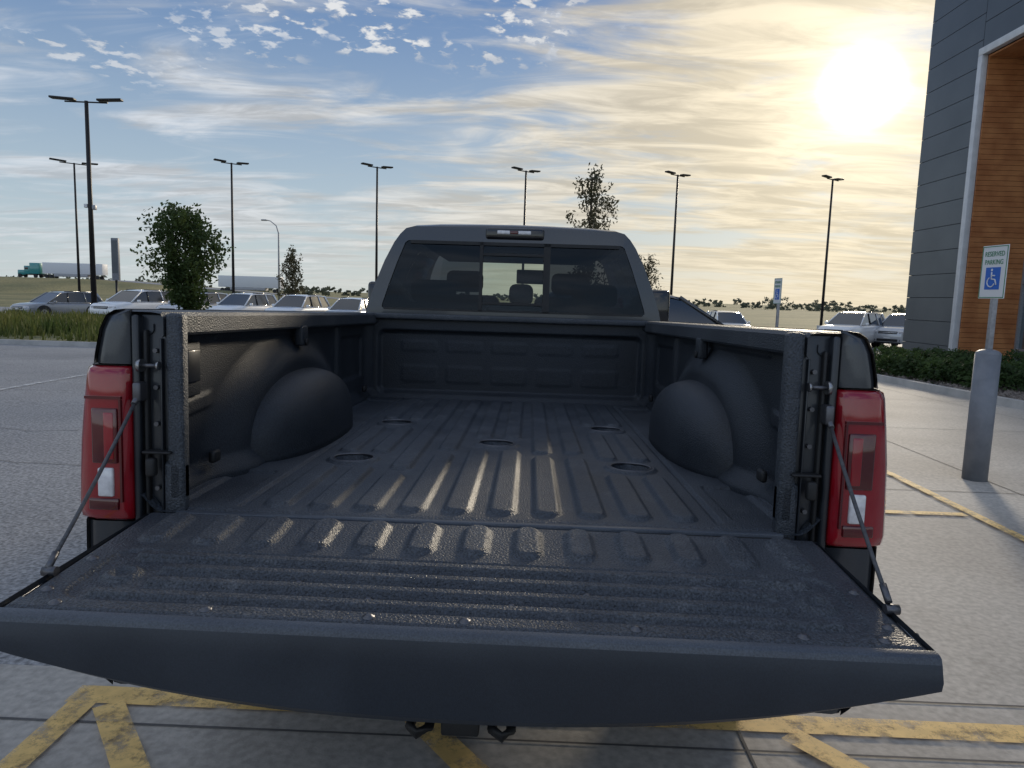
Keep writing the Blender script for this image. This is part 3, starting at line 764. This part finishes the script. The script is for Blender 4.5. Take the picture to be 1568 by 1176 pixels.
pane('rear_window_fixed',-1,-.195,M['tint']); pane('rear_window_slider',-.194,.194,M['tint2']); pane('rear_window_fixed',.195,1,M['tint'])
def wbar(name,x0,x1,z0,z1,mm=M['black'],t=.012):
    V=[]
    for y_ in(0,t):
        for (a,b) in((x0,z0),(x1,z0),(x1,z1),(x0,z1)): V.append((a,2.590+y_+.03*max(0,(b-.5)/.5),b))
    fixn(mk(name,V,[(0,1,2,3),(4,5,6,7),(0,1,5,4),(1,2,6,5),(2,3,7,6),(3,0,4,7)],mm,C))
wbar('slider_frame',-.205,-.185,.512,.924); wbar('slider_frame',.175,.215,.512,.924); wbar('slider_rail',-.184,.174,.555,.57); wbar('slider_rail',-.184,.174,.845,.86)
wbar('window_bottom_seal',-.77,.77,.510,.522); wbar('window_top_seal',-.62,.62,.905,.924)
ys=np.array([2.60,2.615,2.68,2.9,3.4,3.9,4.25,4.42]); zo=np.array([-.012,.0,.018,.03,.036,.03,.012,-.01])
xq=np.array([-.645,-.60,-.45,-.2,0,.2,.45,.60,.645]); zq=np.array([-.012,.004,.014,.02,.022,.02,.014,.004,-.012])
P=np.array([[(a,b+.03,1.0+c+d*(1 if b>2.61 else .6)) for a,d in zip(xq,zq)] for b,c in zip(ys,zo)])
grid('roof',P,M['paint'],C)
box('chmsl_housing',-.175,.175,2.612,2.70,.940,1.012,M['gloss'],C,.018,3)
box('cargo_lamp',-.105,-.03,2.604,2.62,.972,.994,M['lamp'],C,.004); box('cargo_lamp',.02,.095,2.604,2.62,.972,.994,M['lamp'],C,.004)
box('brake_lamp',-.028,.018,2.605,2.62,.974,.992,M['red2'],C,.002)
P=np.array([[(-.64,4.44,.985),(0,4.47,1.0),(.64,4.44,.985)],[(-.80,5.05,.5),(0,5.2,.5),(.80,5.05,.5)]]); grid('windshield',P,M['clear'],C)
box('headliner',-.60,.60,2.68,4.40,.925,.95,M['seat'],C,.01)
box('cab_floor',-.85,.85,2.66,5.0,-.35,-.2,M['seat'],C); box('dash',-.85,.85,4.5,5.1,.2,.53,M['seat'],C,.05)
box('cab_rear_inner',-.85,.85,2.64,2.66,-.4,.49,M['seat'],C)
for x,w in((-.5,.5),(0,.36),(.5,.5)):
    box('rear_seat_back',x-w/2,x+w/2,2.72,2.86,-.1,.56,M['seat'],C,.05,3)
    if x: box('rear_headrest',x-.14,x+.14,2.74,2.83,.56,.70,M['seat'],C,.04,3)
for x in(-.40,.40):
    box('front_seat_back',x-.27,x+.27,3.75,3.90,-.1,.64,M['seat'],C,.06,3); box('front_headrest',x-.14,x+.14,3.77,3.87,.66,.82,M['seat'],C,.045,3)
box('rear_headrest_mid',-.03,.12,2.76,2.84,.56,.69,M['seat'],C,.04,3)
box('mirror_inside',-.02,.24,4.45,4.47,.76,.88,M['seat'],C,.01)
tube('steering_wheel',[(-.42+.18*math.cos(a),4.4+.06*math.sin(a),.40+.17*math.sin(a)) for a in [2*pi*i/20 for i in range(21)]],.014,M['seat'],C)
ys=[5.05,5.3,5.8,6.2,6.35,6.4]; hz=[.48,.50,.47,.42,.30,.1]
xq=[-.97,-.94,-.8,-.4,0,.4,.8,.94,.97]; zq=[-.35,-.10,-.02,.02,.035,.02,-.02,-.10,-.35]
P=np.array([[(a*(1-.04*(b-5.05)),b,c+d) for a,d in zip(xq,zq)] for b,c in zip(ys,hz)]); grid('bonnet',P,M['paint'],C)
box('engine_bay',-.85,.85,5.05,6.3,-.35,.25,M['black'],C); box('front_bumper',-.98,.98,6.3,6.5,-.4,-.1,M['chrome'],C,.05); box('grille',-.5,.5,6.38,6.44,-.1,.3,M['gloss'],C,.03)
for s in(-1,1):
    box('headlight',min(s*.55,s*.9),max(s*.55,s*.9),6.3,6.42,.05,.28,M['lamp'],C,.03)
    for (a,b,c,d) in((4.6,4.68,-.45,.13),(5.62,6.35,-.2,.13),(4.68,5.62,.02,.13)): box('front_fender',min(s*.93,s*.968),max(s*.93,s*.968),a,b,c,d,M['paint'],C,.01)

# ------------------------------------------------------------ world
SE,SA=R(14.8),R(23.2)
sd=Vector((math.sin(SA)*math.cos(SE),math.cos(SA)*math.cos(SE),math.sin(SE)))
w=bpy.data.worlds.new('World'); scene.world=w; w.use_nodes=True
N=w.node_tree.nodes; L=w.node_tree.links; bg=N['Background']; 
sky=N.new('ShaderNodeTexSky'); sky.sky_type='NISHITA'; sky.sun_disc=False; sky.sun_elevation=SE; sky.sun_rotation=SA; sky.air_density=1.0; sky.dust_density=.4; sky.ozone_density=1.5
tc=N.new('ShaderNodeTexCoord'); DIR=tc.outputs['Generated']
def mth(op,a,b=None,c=None,clamp=False):
    n=N.new('ShaderNodeMath'); n.operation=op; n.use_clamp=clamp
    for i,x in enumerate((a,b,c)):
        if x is None: continue
        if isinstance(x,(int,float)): n.inputs[i].default_value=x
        else: L.new(x,n.inputs[i])
    return n.outputs[0]
def vm(op,a,b=None,s=None):
    n=N.new('ShaderNodeVectorMath'); n.operation=op
    for i,x in enumerate((a,b)):
        if x is None: continue
        if isinstance(x,(tuple,Vector)): n.inputs[i].default_value=tuple(x)
        else: L.new(x,n.inputs[i])
    if s is not None:
        if isinstance(s,(int,float)): n.inputs['Scale'].default_value=s
        else: L.new(s,n.inputs['Scale'])
    return n.outputs['Value'] if op in('DOT_PRODUCT','DISTANCE') else n.outputs[0]
def mr(x,a,b,c,d,smooth=True):
    n=N.new('ShaderNodeMapRange'); n.interpolation_type='SMOOTHSTEP' if smooth else 'LINEAR'
    L.new(x,n.inputs['Value'])
    for k,q in zip(('From Min','From Max','To Min','To Max'),(a,b,c,d)): n.inputs[k].default_value=q
    return n.outputs[0]
def mix(f,a,b):
    n=N.new('ShaderNodeMix'); n.data_type='RGBA'
    if isinstance(f,(int,float)): n.inputs[0].default_value=f
    else: L.new(f,n.inputs[0])
    for i,x in((6,a),(7,b)):
        if isinstance(x,tuple): n.inputs[i].default_value=(*x,1)
        else: L.new(x,n.inputs[i])
    return n.outputs[2]
sep=N.new('ShaderNodeSeparateXYZ'); L.new(DIR,sep.inputs[0]); dz=mth('MAXIMUM',sep.outputs['Z'],0.0)
inv=mth('DIVIDE',1.0,mth('ADD',dz,.12))
pl=vm('SCALE',DIR,None,inv)
F2=vm('MULTIPLY',pl,(1,1,0))
def noise(vec,scale,det=5,rough=.6,dist=0,off=(0,0,0),sc=(1,1,1),rot=0):
    mp=N.new('ShaderNodeMapping'); mp.inputs['Location'].default_value=off; mp.inputs['Scale'].default_value=sc; mp.inputs['Rotation'].default_value=(0,0,rot)
    L.new(vec,mp.inputs['Vector']); n=N.new('ShaderNodeTexNoise'); n.noise_dimensions='2D'; n.inputs['Scale'].default_value=scale; n.inputs['Detail'].default_value=det; n.inputs['Roughness'].default_value=rough; n.inputs['Distortion'].default_value=dist
    L.new(mp.outputs[0],n.inputs['Vector']); return n.outputs['Fac']
def blob(cx,cy,rx,ry):
    d=vm('MULTIPLY',vm('SUBTRACT',F2,(cx,cy,0)),(1/rx,1/ry,0)); return mr(vm('DISTANCE',d,(0,0,0)),.3,1.0,1,0)
dot=mth('MAXIMUM',vm('DOT_PRODUCT',DIR,sd),0.0)
warm=mth('POWER',dot,7.0)
big=noise(F2,.9,3,.55,.3,(3.1,1.7,0),(1,1.2,1),.4)
str_=noise(F2,2.0,6,.6,.5,(7,2,0),(.7,1.6,1),R(-32))
puf=noise(F2,16,5,.55,.15,(1,5,0),(1,1,1))
pufm=noise(F2,3.2,2,.5,0,(6,1,0),(1,1,1))
gap=mth('MAXIMUM',blob(-.45,2.0,1.0,.50),mth('MULTIPLY',blob(-1.35,3.3,1.2,.8),.9))
cs_=mth('ADD',mth('MULTIPLY',str_,.60),mth('MULTIPLY',big,.50))
cs_=mth('SUBTRACT',cs_,mth('MULTIPLY',gap,.10)); cs_=mth('ADD',cs_,mth('MULTIPLY',warm,.11))
cA=mr(cs_,.44,.68,0,1)
cB=mth('MULTIPLY',mth('MULTIPLY',mr(puf,.50,.66,0,1),mr(pufm,.38,.52,0,1)),mth('MAXIMUM',blob(-.35,2.05,.9,.42),mth('MULTIPLY',blob(-1.2,2.2,.7,.4),.7)))
cov=mth('MINIMUM',mth('MAXIMUM',mth('MULTIPLY',cA,.92),mth('MULTIPLY',cB,.95)),1.0)
base=vm('SCALE',sky.outputs[0],None,.065)
base=mix(.8,base,mix(mr(dz,0,.5,0,1),(.47,.60,.70),(.08,.20,.48)))
shade=mr(noise(F2,3.2,6,.62,.4,(4,4,0),(.6,1.8,1),R(-24)),.33,.68,.76,1.22)
cc=mix(warm,(.58,.62,.68),(.82,.70,.49)); cc=vm('SCALE',cc,None,shade)
cc=mix(cB,cc,(.80,.81,.82))
col=mix(cov,base,cc)
haze=mth('POWER',mth('SUBTRACT',1.0,mth('MINIMUM',dz,1.0)),12.0)
col=mix(mth('MULTIPLY',haze,.72),col,mix(warm,(.62,.67,.66),(.88,.73,.47)))
# sky opposite the sun scaled up, an added fill for the truck's rear
rear_fill=vm('DOT_PRODUCT',DIR,(-math.sin(SA),-math.cos(SA),0))
col=vm('SCALE',col,None,mr(rear_fill,.1,1.0,1.0,1.45))
g1=mth('MULTIPLY',mth('POWER',dot,4200.0),34.0); g2=mth('MULTIPLY',mth('POWER',dot,260.0),.55); g3=mth('MULTIPLY',mth('POWER',dot,34.0),.14)
glow=vm('SCALE',mix(0.0,(1.0,.91,.70),(1,1,1)),None,mth('ADD',mth('ADD',g1,g2),g3))
col=vm('ADD',col,glow)
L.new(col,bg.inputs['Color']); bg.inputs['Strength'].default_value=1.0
sl=bpy.data.lights.new('sun','SUN'); sl.energy=2.0; sl.angle=R(7); sl.color=(1,.87,.68)
so=bpy.data.objects.new('sun',sl); COL.objects.link(so); so.rotation_euler=(-sd).to_track_quat('-Z','Y').to_euler()

# ------------------------------------------------------------ camera
cam=bpy.data.cameras.new('camera'); co=bpy.data.objects.new('camera',cam); COL.objects.link(co)
cam.sensor_width=36; cam.lens=25.26; cam.clip_start=.05; cam.clip_end=12000
co.matrix_world=Matrix.Translation((0,0,1.5))@Matrix.Rotation(R(1.25),4,'Z')@Matrix.Rotation(R(90-6.9),4,'X')@Matrix.Rotation(R(1.75),4,'Z')
scene.camera=co
scene.view_settings.view_transform='Standard'; scene.view_settings.look='None'; scene.view_settings.exposure=0
